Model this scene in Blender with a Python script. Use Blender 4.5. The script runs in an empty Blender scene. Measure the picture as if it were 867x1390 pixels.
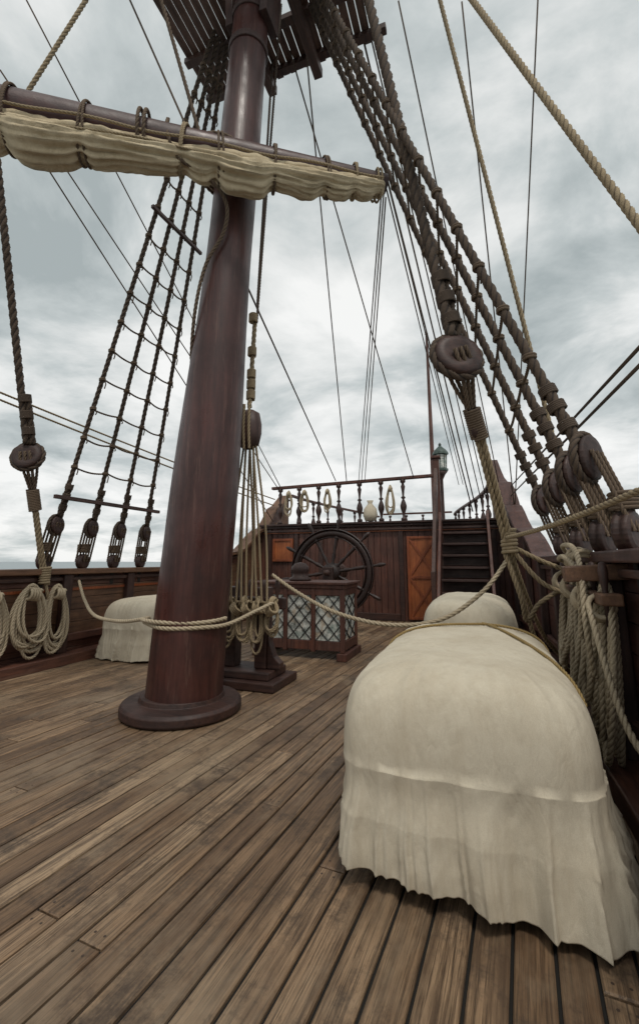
import bpy, bmesh, math, random
from mathutils import Vector as V, noise, Matrix
random.seed(7)
S=bpy.context.scene
COL=S.collection
def rnd(a,b): return random.uniform(a,b)
def nz(x,y,z=0): return noise.noise(V((x,y,z)))
# ---------------- materials ----------------
def newmat(name):
    m=bpy.data.materials.new(name); m.use_nodes=True
    nt=m.node_tree; b=nt.nodes['Principled BSDF']
    return m,nt,b
def N(nt,t,**k):
    n=nt.nodes.new(t)
    for a,v in k.items(): setattr(n,a,v)
    return n
def ramp(nt,fac,stops):
    r=N(nt,'ShaderNodeValToRGB'); e=r.color_ramp.elements
    while len(e)<len(stops): e.new(.5)
    for i,(p,c) in enumerate(stops):
        e[i].position=p; e[i].color=(c[0],c[1],c[2],1)
    nt.links.new(fac,r.inputs[0]); return r.outputs[0]
def mixc(nt,fac,a,b,bt='MIX'):
    m=N(nt,'ShaderNodeMix',data_type='RGBA',blend_type=bt)
    for sock,val in ((m.inputs[0],fac),(m.inputs[6],a),(m.inputs[7],b)):
        if hasattr(val,'is_linked'): nt.links.new(val,sock)
        elif isinstance(val,(int,float)): sock.default_value=val
        else: sock.default_value=(val[0],val[1],val[2],1)
    return m.outputs[2]
def nmath(nt,op,a,b=None,c=None):
    n=N(nt,'ShaderNodeMath',operation=op)
    for i,x in enumerate((a,b,c)):
        if x is None: continue
        if hasattr(x,'is_linked'): nt.links.new(x,n.inputs[i])
        else: n.inputs[i].default_value=x
    return n.outputs[0]
def tnoise(nt,scale=(1,1,1),s=5,det=4,rough=.6,coord='Object',off=None,dist=0):
    tc=N(nt,'ShaderNodeTexCoord'); mp=N(nt,'ShaderNodeMapping'); mp.inputs['Scale'].default_value=scale
    src=tc.outputs[coord]
    if off is not None:
        va=N(nt,'ShaderNodeVectorMath',operation='ADD'); nt.links.new(src,va.inputs[0]); nt.links.new(off,va.inputs[1]); src=va.outputs[0]
    nt.links.new(src,mp.inputs[0])
    n=N(nt,'ShaderNodeTexNoise'); n.inputs['Scale'].default_value=s; n.inputs['Detail'].default_value=det; n.inputs['Roughness'].default_value=rough; n.inputs['Distortion'].default_value=dist
    nt.links.new(mp.outputs[0],n.inputs[0]); return n.outputs[0]
def bump(nt,b,h,strength=.3,dist=.01):
    bp=N(nt,'ShaderNodeBump'); bp.inputs['Strength'].default_value=strength; bp.inputs['Distance'].default_value=dist
    nt.links.new(h,bp.inputs['Height']); nt.links.new(bp.outputs[0],b.inputs['Normal'])
def wood(name,c1,c2,axis='z',rough=.5,gs=9,worn=None,wornamt=.0):
    m,nt,b=newmat(name)
    sc={'x':(.07,1,1),'y':(1,.07,1),'z':(1,1,.07)}[axis]
    g=tnoise(nt,sc,gs*3.2,5,.72)
    l=tnoise(nt,(1,1,1),2.1,4,.65)
    col=ramp(nt,g,[(.32,c1),(.66,c2)])
    col=mixc(nt,ramp(nt,l,[(.38,(0,0,0)),(.68,(.6,.6,.6))]),col,(c1[0]*.42,c1[1]*.45,c1[2]*.5))
    if worn:
        w=tnoise(nt,sc,19,4,.8)
        col=mixc(nt,ramp(nt,w,[(.55,(0,0,0)),(.66,(wornamt,)*3)]),col,worn)
    nt.links.new(col,b.inputs['Base Color'])
    rr=ramp(nt,l,[(.3,(rough-.10,)*3),(.7,(rough+.20,)*3)])
    nt.links.new(rr,b.inputs['Roughness'])
    bump(nt,b,g,.5,.006)
    return m
def ropemat(name,c,dark):
    m,nt,b=newmat(name)
    uv=N(nt,'ShaderNodeUVMap'); sx=N(nt,'ShaderNodeSeparateXYZ'); nt.links.new(uv.outputs[0],sx.inputs[0])
    col=ramp(nt,sx.outputs[0],[(.05,dark),(.5,c)])
    n=tnoise(nt,(1,1,1),160,2,.7)
    col=mixc(nt,ramp(nt,n,[(.35,(0,0,0)),(.8,(.6,.6,.6))]),col,dark)
    l=tnoise(nt,(1,1,1),3,3)
    col=mixc(nt,ramp(nt,l,[(.4,(0,0,0)),(.8,(.45,.45,.45))]),col,(dark[0]*1.2,dark[1]*1.2,dark[2]*1.2))
    nt.links.new(col,b.inputs['Base Color']); b.inputs['Roughness'].default_value=.85
    bump(nt,b,n,.5,.002)
    return m
def canvas(name,c,stain,amt=.5,crum=.6):
    m,nt,b=newmat(name)
    l=tnoise(nt,(1,1,1),2.6,5,.7)
    col=mixc(nt,ramp(nt,l,[(.42,(0,0,0)),(.72,(amt,)*3)]),c,stain)
    s=tnoise(nt,(1,1,.15),14,4,.7)
    col=mixc(nt,ramp(nt,s,[(.5,(0,0,0)),(.75,(amt*.7,)*3)]),col,stain)
    f=tnoise(nt,(1,1,1),420,1,.5)
    col=mixc(nt,ramp(nt,f,[(.4,(.25,.25,.25)),(.6,(0,0,0))]),col,(stain[0]*.8,stain[1]*.8,stain[2]*.8))
    nt.links.new(col,b.inputs['Base Color']); b.inputs['Roughness'].default_value=.95
    w=tnoise(nt,(1,1,.35),6,3,.5,dist=.6)
    w2=tnoise(nt,(1,1,.35),17,3,.55,dist=.5)
    r1=nmath(nt,'ABSOLUTE',nmath(nt,'SUBTRACT',w,.5)); r2=nmath(nt,'ABSOLUTE',nmath(nt,'SUBTRACT',w2,.5))
    h=nmath(nt,'MULTIPLY_ADD',f,.03,nmath(nt,'MULTIPLY_ADD',r2,.45,r1))
    bump(nt,b,h,crum,.05)
    return m
M_MAST=wood('varnished_red_wood',(.036,.012,.010),(.084,.029,.023),'z',.34,6,(.135,.068,.052),.45)
M_YARD=wood('varnished_yard_wood',(.034,.012,.011),(.075,.028,.024),'x',.42,6,(.11,.06,.05),.4)
M_DARKX=wood('dark_wood_x',(.022,.009,.007),(.070,.030,.021),'x',.52)
M_DARKY=wood('dark_wood_y',(.028,.012,.009),(.090,.040,.026),'y',.52)
M_DARKZ=wood('dark_wood_z',(.022,.009,.0075),(.072,.032,.023),'z',.52)
M_WHEEL=wood('wheel_wood',(.014,.006,.005),(.040,.017,.012),'x',.42)
M_RED=wood('red_brown_wood',(.050,.018,.013),(.140,.052,.033),'z',.5,9,(.16,.09,.065),.4)
M_REDY=wood('red_brown_wood_y',(.050,.019,.013),(.15,.060,.037),'y',.55,9,(.18,.11,.08),.4)
M_REDD=wood('deep_red_wood_y',(.036,.012,.009),(.10,.036,.024),'y',.5,9,(.14,.07,.05),.3)
M_BROWNY=wood('brown_wood_y',(.08,.038,.020),(.21,.105,.055),'y',.55)
M_ORANGE=wood('orange_varnished_wood',(.28,.070,.020),(.50,.155,.045),'z',.42)
M_ORANGE2=wood('dark_orange_wood',(.20,.045,.015),(.36,.10,.030),'z',.42)
M_TOP=wood('weathered_top_wood',(.05,.026,.018),(.15,.078,.052),'y',.65)
M_HEMP=ropemat('hemp_rope',(.38,.295,.18),(.11,.078,.046))
M_HEMPL=ropemat('pale_hemp_rope',(.50,.415,.29),(.17,.13,.08))
M_TAR=ropemat('tarred_rope',(.10,.068,.045),(.020,.013,.010))
M_TARB=ropemat('brown_tarred_rope',(.16,.11,.07),(.040,.026,.017))
M_LASH=ropemat('yellow_lashing',(.34,.24,.09),(.14,.09,.035))
M_SAIL=canvas('sail_canvas',(.61,.51,.35),(.35,.265,.155),.6,.5)
M_COVER=canvas('cotton_cover',(.59,.53,.415),(.42,.35,.25),.6,.34)
m,nt,b=newmat('leaded_glass'); b.inputs['Roughness'].default_value=.12
n=tnoise(nt,(1,1,1),13,4,.7); c_=ramp(nt,n,[(.32,(.10,.11,.10)),(.46,(.40,.42,.39)),(.60,(.68,.68,.62))])
n3=tnoise(nt,(1,1,1),7,1,.5); c_=mixc(nt,ramp(nt,n3,[(.58,(0,0,0)),(.66,(.45,.45,.45))]),c_,(.34,.19,.07)); c_=mixc(nt,ramp(nt,n3,[(.34,(.35,.35,.35)),(.40,(0,0,0))]),c_,(.12,.20,.17))  # amber and green tints paint coloured reflections into the glass
nt.links.new(c_,b.inputs['Base Color']); bump(nt,b,n,.3,.01); M_GLASS=m
m,nt,b=newmat('lead'); b.inputs['Base Color'].default_value=(.05,.05,.05,1); b.inputs['Metallic'].default_value=.5; b.inputs['Roughness'].default_value=.5; M_LEAD=m
m,nt,b=newmat('verdigris_metal'); b.inputs['Roughness'].default_value=.5
nt.links.new(ramp(nt,tnoise(nt,(1,1,1),12,4),[(.35,(.02,.035,.03)),(.7,(.07,.11,.09))]),b.inputs['Base Color']); M_GREEN=m
m,nt,b=newmat('iron'); b.inputs['Base Color'].default_value=(.03,.027,.025,1); b.inputs['Metallic'].default_value=.6; b.inputs['Roughness'].default_value=.55; M_IRON=m
m,nt,b=newmat('white_plastic'); b.inputs['Base Color'].default_value=(.6,.58,.52,1); b.inputs['Roughness'].default_value=.5; M_WHITE=m
# deck
m,nt,b=newmat('deck_planks')
at=N(nt,'ShaderNodeAttribute',attribute_name='tone')
cb0=N(nt,'ShaderNodeCombineXYZ'); mm=N(nt,'ShaderNodeMath',operation='MULTIPLY'); mm.inputs[1].default_value=61.0
nt.links.new(at.outputs['Fac'],mm.inputs[0]); nt.links.new(mm.outputs[0],cb0.inputs[2]); nt.links.new(mm.outputs[0],cb0.inputs[1])
OFF=cb0.outputs[0]
g=tnoise(nt,(1,.035,1),46,7,.75,off=OFF); gf=tnoise(nt,(1,.02,1),170,3,.7,off=OFF); g2=tnoise(nt,(1,.22,1),7,5,.7,off=OFF)
g3=tnoise(nt,(1,.6,1),1.1,6,.72); g4=tnoise(nt,(1,.8,1),3.6,6,.78)
base=ramp(nt,at.outputs['Fac'],[(0,(.150,.086,.046)),(.3,(.225,.140,.078)),(.7,(.315,.205,.120)),(1,(.41,.285,.175))])
col=mixc(nt,ramp(nt,g,[(.38,(.92,.92,.92)),(.56,(0,0,0))]),base,(.070,.040,.022))
col=mixc(nt,ramp(nt,gf,[(.38,(.85,.85,.85)),(.50,(0,0,0))]),col,(.050,.030,.017))
col=mixc(nt,ramp(nt,g2,[(.48,(0,0,0)),(.70,(.8,.8,.8))]),col,(.092,.056,.033))
col=mixc(nt,ramp(nt,g3,[(.48,(0,0,0)),(.64,(.45,.45,.45))]),col,(.34,.26,.175))
col=mixc(nt,ramp(nt,g4,[(.51,(0,0,0)),(.64,(.8,.8,.8))]),col,(.055,.036,.024))
nt.links.new(col,b.inputs['Base Color'])
nt.links.new(ramp(nt,g4,[(.3,(.42,.42,.42)),(.7,(.70,.70,.70))]),b.inputs['Roughness'])
bump(nt,b,g,.7,.008); M_DECK=m
m,nt,b=newmat('seam_caulk'); b.inputs['Base Color'].default_value=(.007,.006,.005,1); b.inputs['Roughness'].default_value=.8; M_CAULK=m
m,nt,b=newmat('deck_plug'); b.inputs['Base Color'].default_value=(.05,.032,.022,1); b.inputs['Roughness'].default_value=.7; M_PLUG=m
# ---------------- mesh helpers ----------------
def link(o,parent=None):
    COL.objects.link(o)
    if parent: o.parent=parent
    return o
def grp(name):
    e=bpy.data.objects.new(name,None); e.empty_display_size=.2; COL.objects.link(e); return e
def mesh(name,vs,fs,mat,parent=None,smooth=False,uv=None,bevel=0):
    me=bpy.data.meshes.new(name); me.from_pydata([tuple(v) for v in vs],[],fs); me.update()
    if uv:
        l=me.uv_layers.new(name='UVMap'); arr=[]
        for lp in me.loops: arr.extend(uv[lp.vertex_index])
        l.data.foreach_set('uv',arr)
    if smooth: me.polygons.foreach_set('use_smooth',[True]*len(me.polygons))
    me.materials.append(mat)
    o=bpy.data.objects.new(name,me); link(o,parent)
    if bevel:
        bm=o.modifiers.new('b','BEVEL'); bm.width=bevel; bm.segments=2; bm.limit_method='ANGLE'
    return o
class MB:
    def __init__(s): s.v=[];s.f=[];s.uv=[]
    def add(s,vs,fs,uv=None):
        k=len(s.v); s.v+=vs; s.f+=[tuple(i+k for i in f) for f in fs]; s.uv+=uv if uv else [(1,0)]*len(vs)
    def obj(s,name,mat,parent=None,smooth=True,bevel=0): return mesh(name,s.v,s.f,mat,parent,smooth,s.uv,bevel)
    def box(s,lo,hi):
        x0,y0,z0=lo;x1,y1,z1=hi
        s.add([(x0,y0,z0),(x1,y0,z0),(x1,y1,z0),(x0,y1,z0),(x0,y0,z1),(x1,y0,z1),(x1,y1,z1),(x0,y1,z1)],
              [(0,3,2,1),(4,5,6,7),(0,1,5,4),(1,2,6,5),(2,3,7,6),(3,0,4,7)])
    def beam(s,a,b,w,h,up=(0,0,1)):
        a=V(a);b=V(b);d=(b-a).normalized();sd=d.cross(V(up)).normalized();u=sd.cross(d)
        vs=[]
        for p in(a,b):
            for i,j in((-1,-1),(1,-1),(1,1),(-1,1)): vs.append(tuple(p+sd*(i*w/2)+u*(j*h/2)))
        s.add(vs,[(0,1,2,3),(7,6,5,4),(0,4,5,1),(1,5,6,2),(2,6,7,3),(3,7,4,0)])
    def lathe(s,prof,loc,axis=(0,0,1),seg=20,sc=(1,1)):
        ax=V(axis).normalized(); q=V((0,0,1)).rotation_difference(ax)
        vs=[];fs=[];n=len(prof)
        for (r,z) in prof:
            for j in range(seg):
                a=2*math.pi*j/seg; vs.append(tuple(V(loc)+q@V((r*math.cos(a)*sc[0],r*math.sin(a)*sc[1],z))))
        for i in range(n-1):
            for j in range(seg):
                k=(j+1)%seg; fs.append((i*seg+j,i*seg+k,(i+1)*seg+k,(i+1)*seg+j))
        fs.append(tuple(range(seg))[::-1]); fs.append(tuple(range((n-1)*seg,n*seg)))
        s.add(vs,fs)
    def sphere(s,c,r,sc=(1,1,1),seg=12,rg=8):
        vs=[];fs=[]
        for i in range(rg+1):
            t=math.pi*i/rg
            for j in range(seg):
                a=2*math.pi*j/seg
                vs.append((c[0]+r*sc[0]*math.sin(t)*math.cos(a),c[1]+r*sc[1]*math.sin(t)*math.sin(a),c[2]+r*sc[2]*math.cos(t)))
        for i in range(rg):
            for j in range(seg):
                k=(j+1)%seg; fs.append((i*seg+j,(i+1)*seg+j,(i+1)*seg+k,i*seg+k))
        s.add(vs,fs)
    def tube(s,pts,rads,seg=12,strand=0,pitch=.1,closed=False):
        P=[V(p) for p in pts]; n=len(P)
        if n<2: return
        T=[]
        for i in range(n):
            a=P[max(i-1,0)];b=P[min(i+1,n-1)]
            d=(b-a); T.append(d.normalized() if d.length>1e-9 else V((0,0,1)))
        up=V((0,0,1)) if abs(T[0].z)<.9 else V((1,0,0))
        nn=(up-T[0]*up.dot(T[0])).normalized(); L=0; vs=[];uv=[];fs=[]
        for i in range(n):
            if i: L+=(P[i]-P[i-1]).length
            nn=nn-T[i]*nn.dot(T[i])
            nn=nn.normalized() if nn.length>1e-6 else T[i].orthogonal().normalized()
            bn=T[i].cross(nn); r=rads if isinstance(rads,(int,float)) else rads[i]
            tw=2*math.pi*L/pitch if strand else 0
            for j in range(seg):
                ph=2*math.pi*j/seg
                c=abs(math.cos(1.5*ph)) if strand else 1
                rr=r*(.76+.30*c) if strand else r
                a=ph+tw; p=P[i]+nn*(rr*math.cos(a))+bn*(rr*math.sin(a))
                vs.append((p.x,p.y,p.z)); uv.append((c,L))
        for i in range(n-1):
            for j in range(seg):
                k=(j+1)%seg; fs.append((i*seg+j,i*seg+k,(i+1)*seg+k,(i+1)*seg+j))
        fs.append(tuple(range(seg))[::-1]); fs.append(tuple(range((n-1)*seg,n*seg)))
        s.add(vs,fs,uv)
    def rope(s,pts,r,sm=True,pitch=None,minstep=0):
        pitch=pitch or r*7.5
        s.tube(resample(pts,max(pitch/9,minstep),sm),r,12,1,pitch)
    def line(s,a,b,r=.01,sag=0):
        a=V(a);b=V(b); pts=[a.lerp(b,i/12)-V((0,0,sag*4*(i/12)*(1-i/12))) for i in range(13)]
        s.tube(pts,r,7)
    def helix(s,a,b,R,r,turns,seg=8):
        a=V(a);b=V(b);d=(b-a).normalized();n=d.orthogonal().normalized();q=d.cross(n);K=int(turns*12)
        k=len(s.uv); s.tube([a.lerp(b,i/K)+n*R*math.cos(i*math.pi/6)+q*R*math.sin(i*math.pi/6) for i in range(K+1)],r,seg)
        for i in range(k,len(s.uv)):
            j=(i-k)%seg; s.uv[i]=(.35+.3*math.cos(2*math.pi*j/seg)**2,0)
    def sweep(s,pts,w,h):
        P=[V(p) for p in pts];vs=[];fs=[]
        for i,p in enumerate(P):
            d=(P[min(i+1,len(P)-1)]-P[max(i-1,0)]); d.z=0 if abs(d.z)<.2 else d.z; d.normalize()
            sd=V((d.y,-d.x,0)).normalized(); u=sd.cross(d)
            for a,c in((-1,-1),(1,-1),(1,1),(-1,1)): vs.append(tuple(p+sd*(a*w/2)+u*(c*h/2)))
        for i in range(len(P)-1):
            for j in range(4):
                k=(j+1)%4; fs.append((i*4+j,(i+1)*4+j,(i+1)*4+k,i*4+k))
        n=len(P)-1; fs.append((0,1,2,3)); fs.append((n*4+3,n*4+2,n*4+1,n*4))
        s.add(vs,fs)
def resample(pts,step,sm=True):
    P=[V(p) for p in pts]; D=[]
    if sm and len(P)>2:
        for i in range(len(P)-1):
            p0=P[max(i-1,0)];p1=P[i];p2=P[i+1];p3=P[min(i+2,len(P)-1)]
            K=max(6,int((p2-p1).length/step/1.5)); K=min(K,60)
            for k in range(K):
                t=k/K; D.append(.5*((2*p1)+(p2-p0)*t+(2*p0-5*p1+4*p2-p3)*t*t+(3*p1-p0-3*p2+p3)*t**3))
        D.append(P[-1])
    else: D=P
    out=[D[0]]; acc=0; last=D[0]
    for q in D[1:]:
        seg=(q-last).length
        while seg>0 and acc+seg>=step:
            t=(step-acc)/seg; last=last.lerp(q,t); out.append(last.copy()); seg=(q-last).length; acc=0
        acc+=seg; last=q
    out.append(D[-1]); return out
def interp(tab,x):
    if x<=tab[0][0]: return tab[0][1]
    for (a,p),(b,q) in zip(tab,tab[1:]):
        if x<=b:
            t=(x-a)/(b-a); t=t*t*(3-2*t); return p+(q-p)*t
    return tab[-1][1]
def ellip_tube(mb,center,d,up,ru,rs,r,n=28,strand=True,offs=0):
    d=V(d).normalized(); sd=d.cross(V(up)).normalized(); u=sd.cross(d)
    pts=[V(center)+u*(ru*math.cos(2*math.pi*i/n))+sd*(rs*math.sin(2*math.pi*i/n))+d*(offs*math.sin(math.pi*i/n)) for i in range(n+1)]
    mb.rope(pts,r) if strand else mb.tube(pts,r,8)
# ---------------- camera / world ----------------
cd=bpy.data.cameras.new('camera'); cam=bpy.data.objects.new('camera',cd); COL.objects.link(cam)
cam.location=(0,0,1.3); cam.rotation_euler=(math.radians(100.6),0,math.radians(19.7))
cd.lens=15.54; cd.sensor_width=36; cd.sensor_fit='AUTO'; cd.shift_y=-.0324; cd.clip_end=20000; cd.clip_start=.05
S.camera=cam
w=bpy.data.worlds.new('World'); S.world=w; w.use_nodes=True; nt=w.node_tree; nt.nodes.clear()
out=N(nt,'ShaderNodeOutputWorld'); sky=N(nt,'ShaderNodeTexSky',sky_type='NISHITA'); sky.sun_disc=False
sky.sun_elevation=math.radians(58); sky.sun_rotation=math.radians(150)
bg1=N(nt,'ShaderNodeBackground'); bg1.inputs[1].default_value=.1; nt.links.new(sky.outputs[0],bg1.inputs[0])
tc=N(nt,'ShaderNodeTexCoord'); sp=N(nt,'ShaderNodeSeparateXYZ'); nt.links.new(tc.outputs['Generated'],sp.inputs[0])
def mth(op,a,b=None,c=None): return nmath(nt,op,a,b,c)
zz=mth('ADD',mth('MAXIMUM',sp.outputs[2],0.0),.20)
cx=mth('DIVIDE',sp.outputs[0],zz); cy=mth('DIVIDE',sp.outputs[1],zz)
cb=N(nt,'ShaderNodeCombineXYZ'); nt.links.new(cx,cb.inputs[0]); nt.links.new(cy,cb.inputs[1]); cb.inputs[2].default_value=3.7
n1=N(nt,'ShaderNodeTexNoise'); n1.inputs['Scale'].default_value=2.0; n1.inputs['Detail'].default_value=7; n1.inputs['Roughness'].default_value=.58; n1.inputs['Distortion'].default_value=.3
nt.links.new(cb.outputs[0],n1.inputs[0])
n2=N(nt,'ShaderNodeTexNoise'); n2.inputs['Scale'].default_value=.7; n2.inputs['Detail'].default_value=2; nt.links.new(cb.outputs[0],n2.inputs[0])
s=mth('MULTIPLY_ADD',n2.outputs[0],.42,mth('MULTIPLY',n1.outputs[0],.58))
cc=ramp(nt,s,[(.37,(.40,.45,.455)),(.44,(.57,.615,.615)),(.50,(.78,.80,.79)),(.57,(.95,.955,.94))])
bg2=N(nt,'ShaderNodeBackground'); bg2.inputs[1].default_value=1.0; nt.links.new(cc,bg2.inputs[0])
mx=N(nt,'ShaderNodeMixShader'); mx.inputs[0].default_value=.96
nt.links.new(bg1.outputs[0],mx.inputs[1]); nt.links.new(bg2.outputs[0],mx.inputs[2]); nt.links.new(mx.outputs[0],out.inputs[0])
sl=bpy.data.lights.new('sun','SUN'); sl.energy=1.5; sl.angle=math.radians(10); sl.color=(1,.95,.87)
so=bpy.data.objects.new('sun',sl); COL.objects.link(so)
az=math.radians(150); el=math.radians(58)
sd=V((math.sin(az)*math.cos(el),math.cos(az)*math.cos(el),math.sin(el)))
so.rotation_euler=sd.to_track_quat('Z','Y').to_euler()
try:
    S.view_settings.view_transform='Standard'; S.view_settings.look='None'; S.view_settings.exposure=0
except Exception: pass
# ---------------- sea ----------------
m,nt,b=newmat('sea_water'); b.inputs['Base Color'].default_value=(.27,.31,.325,1); b.inputs['Roughness'].default_value=.55  # base colour lightened towards the sky, haze painted into the water
bump(nt,b,tnoise(nt,(1,1,1),.35,5,.6),.5,.4)
mesh('sea',[(-9000,-9000,-3.5),(9000,-9000,-3.5),(9000,9000,-3.5),(-9000,9000,-3.5)],[(0,1,2,3)],m)
# ---------------- hull shape ----------------
up_=lambda v: interp([(8,-5.3),(12,-5.15),(20,-4.0)],v)
us_=lambda v: interp([(5,.85),(7.2,.82),(9.6,.62),(11.5,.36),(20,-.9)],v)
zp_=lambda v: interp([(7.6,1.17),(9.0,1.5),(10.2,2.1),(10.9,2.75),(11.6,3.15)],v)
zs_=lambda v: interp([(6.9,1.33),(8.3,1.80),(9.4,2.35),(10.4,3.0),(11.6,3.75)],v)
# ---------------- deck ----------------
deck=grp('wooden_deck')
vs=[];fs=[];tone=[]; plv=[];plf=[]
ROT=math.radians(-4.5); RM=Matrix.Rotation(ROT,3,'Z'); RI=RM.inverted()
u=-6.4
while u<2.4:
    wd=rnd(.118,.142); u1=u+wd; v=-7+rnd(-2,0)
    while v<12:
        ln=rnd(2.2,4.6); v1=v+ln; t=rnd(0,1); k=len(vs); gp=.0062; ch=.006
        a0,a1,b0,b1=u+gp,u1-gp,v+gp*.7,v1-gp*.7; dz=rnd(-.002,.002)
        vs+=[(a0,b0,-.02),(a1,b0,-.02),(a1,b1,-.02),(a0,b1,-.02),(a0,b0,dz-.005),(a1,b0,dz-.005),(a1,b1,dz-.005),(a0,b1,dz-.005),
             (a0+ch,b0+ch,dz),(a1-ch,b0+ch,dz),(a1-ch,b1-ch,dz),(a0+ch,b1-ch,dz)]
        f=[(8,9,10,11)]
        for o in(0,4):
            for j in range(4): q=(j+1)%4; f.append((o+j,o+q,o+4+q,o+4+j))
        fs+=[tuple(i+k for i in x) for x in f]; tone+=[t]*9
        for pv in (b0+.04,b1-.04):
            for pu in (a0+.03,a1-.03):
                W=RM@V((pu,pv,0))
                if -5<W.x<.6 and -5<W.y<10:
                    k2=len(plv); plv+=[(pu+.0055*math.cos(q*math.pi/4),pv+.0055*math.sin(q*math.pi/4),dz+.0008) for q in range(8)]; plf.append(tuple(range(k2,k2+8)))
        v=v1
    u=u1
o=mesh('planks',vs,fs,M_DECK,deck)
at=o.data.attributes.new('tone','FLOAT','FACE'); at.data.foreach_set('value',tone)
bm=bmesh.new(); bm.from_mesh(o.data)
for co,no in (((-5.27,0,0),(-1,0,0)),((.83,0,0),(1,0,0)),((0,-5,0),(0,-1,0)),((0,10.33,0),(0,1,0))):
    bmesh.ops.bisect_plane(bm,geom=bm.verts[:]+bm.edges[:]+bm.faces[:],plane_co=RI@V(co),plane_no=RI@V(no),clear_outer=True)
bm.to_mesh(o.data); bm.free(); o.rotation_euler=(0,0,ROT)
p_=mesh('plugs',plv,plf,M_PLUG,deck); p_.rotation_euler=(0,0,ROT)
mb=MB(); mb.box((-5.3,-5,-.3),(.9,10.4,-.014)); mb.obj('caulking',M_CAULK,deck,False)
# ---------------- bulwarks ----------------
def bulwark(side):
    U=up_ if side<0 else us_; Z=zp_ if side<0 else zs_
    g=grp('ship_bulwark'); inn=-side
    vv=[-5+.25*i for i in range(int(16.75/.25)+1)]
    seam=MB(); k=7
    for i in range(k):
        m1=MB(); vs=[];fs=[]
        for v in vv:
            zt=Z(v)-.03; z0=zt*i/k+.003; z1=zt*(i+1)/k-.003; uu=U(v)
            vs+=[(uu,v,z0),(uu,v,z1),(uu+side*.1,v,z1),(uu+side*.1,v,z0)]
        for a in range(len(vv)-1):
            for j in range(4):
                q=(j+1)%4; fs.append((a*4+j,a*4+q,(a+1)*4+q,(a+1)*4+j))
        fs.append((0,3,2,1)); n=(len(vv)-1)*4; fs.append((n,n+1,n+2,n+3))
        m1.add(vs,fs); m1.obj('strake_%d'%i,(M_BROWNY if side<0 and i in(2,3,4,5) else M_REDD if side>0 else M_REDY),g,False,.004)
    seam.sweep([(U(v)+side*.06,v,Z(v)/2) for v in vv],.06,.9); seam.obj('backing',M_CAULK,g,False)
    c=MB(); c.sweep([(U(v)+side*.03,v,Z(v)+.0) for v in vv],.30,.075); c.obj('cap_rail',M_REDD if side>0 else M_BROWNY,g,False,.012)
    c=MB(); c.sweep([(U(v)+inn*.03,v,Z(v)-.10) for v in vv],.06,.05); c.obj('rail_moulding',M_DARKY,g,False,.008)
    if side<0:
        c=MB(); c.sweep([(U(v)+.012,v,.93) for v in [i*.5-5 for i in range(26)]],.02,.035); c.obj('trim',M_ORANGE2,g,False)
    c=MB(); vw=[v for v in vv if v<10.2]; c.sweep([(U(v)+inn*.12,v,.06) for v in vw],.24,.13)
    c.sweep([(U(v)+inn*.03,v,.30) for v in vw],.05,.10); c.obj('waterway',M_REDY,g,False,.012)
    c=MB(); v=-4.6
    while v<10:
        z=Z(v)-.05; c.box((min(U(v)+inn*.002,U(v)+inn*.09),v-.07,.12),(max(U(v)+inn*.002,U(v)+inn*.09),v+.07,z)); v+=1.15
    c.obj('stanchions',M_DARKZ,g,False,.01)
    vs=[];fs=[]; vo=[-5+.5*i for i in range(51)]
    for v in vo:
        uu=U(v); vs+=[(uu+side*.13,v,min(Z(v),2.2)+0),(uu+side*.45,v,-1),(uu+side*.3,v,-3.6)]
    for a in range(len(vo)-1):
        for j in range(2): fs.append((a*3+j,a*3+j+1,(a+1)*3+j+1,(a+1)*3+j))
    mesh('hull_side',vs,fs,M_DARKY,g,True)
    return g
bulwark(-1); bulwark(1)
# ---------------- mast ----------------
g=grp('main_mast')
AX=[(0,(-2.58,3.58)),(4.7,(-2.19,3.46)),(7.7,(-2.06,3.5)),(15,(-1.9,3.6))]
def maxis(z):
    for (a,p),(b_,q) in zip(AX,AX[1:]):
        if z<=b_: t=(z-a)/(b_-a); return V((p[0]+(q[0]-p[0])*t,p[1]+(q[1]-p[1])*t,z))
    return V((AX[-1][1][0],AX[-1][1][1],z))
def msm(z): return (maxis(max(z-.8,0))+maxis(z)*2+maxis(z+.8))/4*1.0
mr=lambda z: interp([(0,.325),(1.5,.315),(4.7,.218),(7.7,.195),(8.6,.19),(15,.12)],z) if z>1.5 else .335-.0133*z
mb=MB(); zs=[i*.15 for i in range(100)]
mb.tube([V((msm(z).x,msm(z).y,z)) for z in zs],[mr(z) for z in zs],48); mb.obj('mast_pole',M_MAST,g)
mb=MB(); mb.lathe([(.30,.0),(.50,.0),(.52,.02),(.52,.075),(.50,.10),(.37,.11),(.36,.15),(.31,.16)],(-2.58,3.58,.004),seg=48); mb.obj('mast_collar',M_DARKX,g,False,.006)
mb=MB()
for z in (6.9,7.35): mb.lathe([(mr(z)+.012,-.04),(mr(z)+.02,-.03),(mr(z)+.02,.03),(mr(z)+.012,.04)],msm(z),seg=32)
for dx in(-.26,.26):
    mb.beam((msm(7.7).x+dx*.8,3.5,7.2),(msm(7.9).x+dx,3.5,8.05),.09,.3,(0,1,0))
mb.obj('mast_cheeks',M_DARKZ,g,False,.01)
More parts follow.
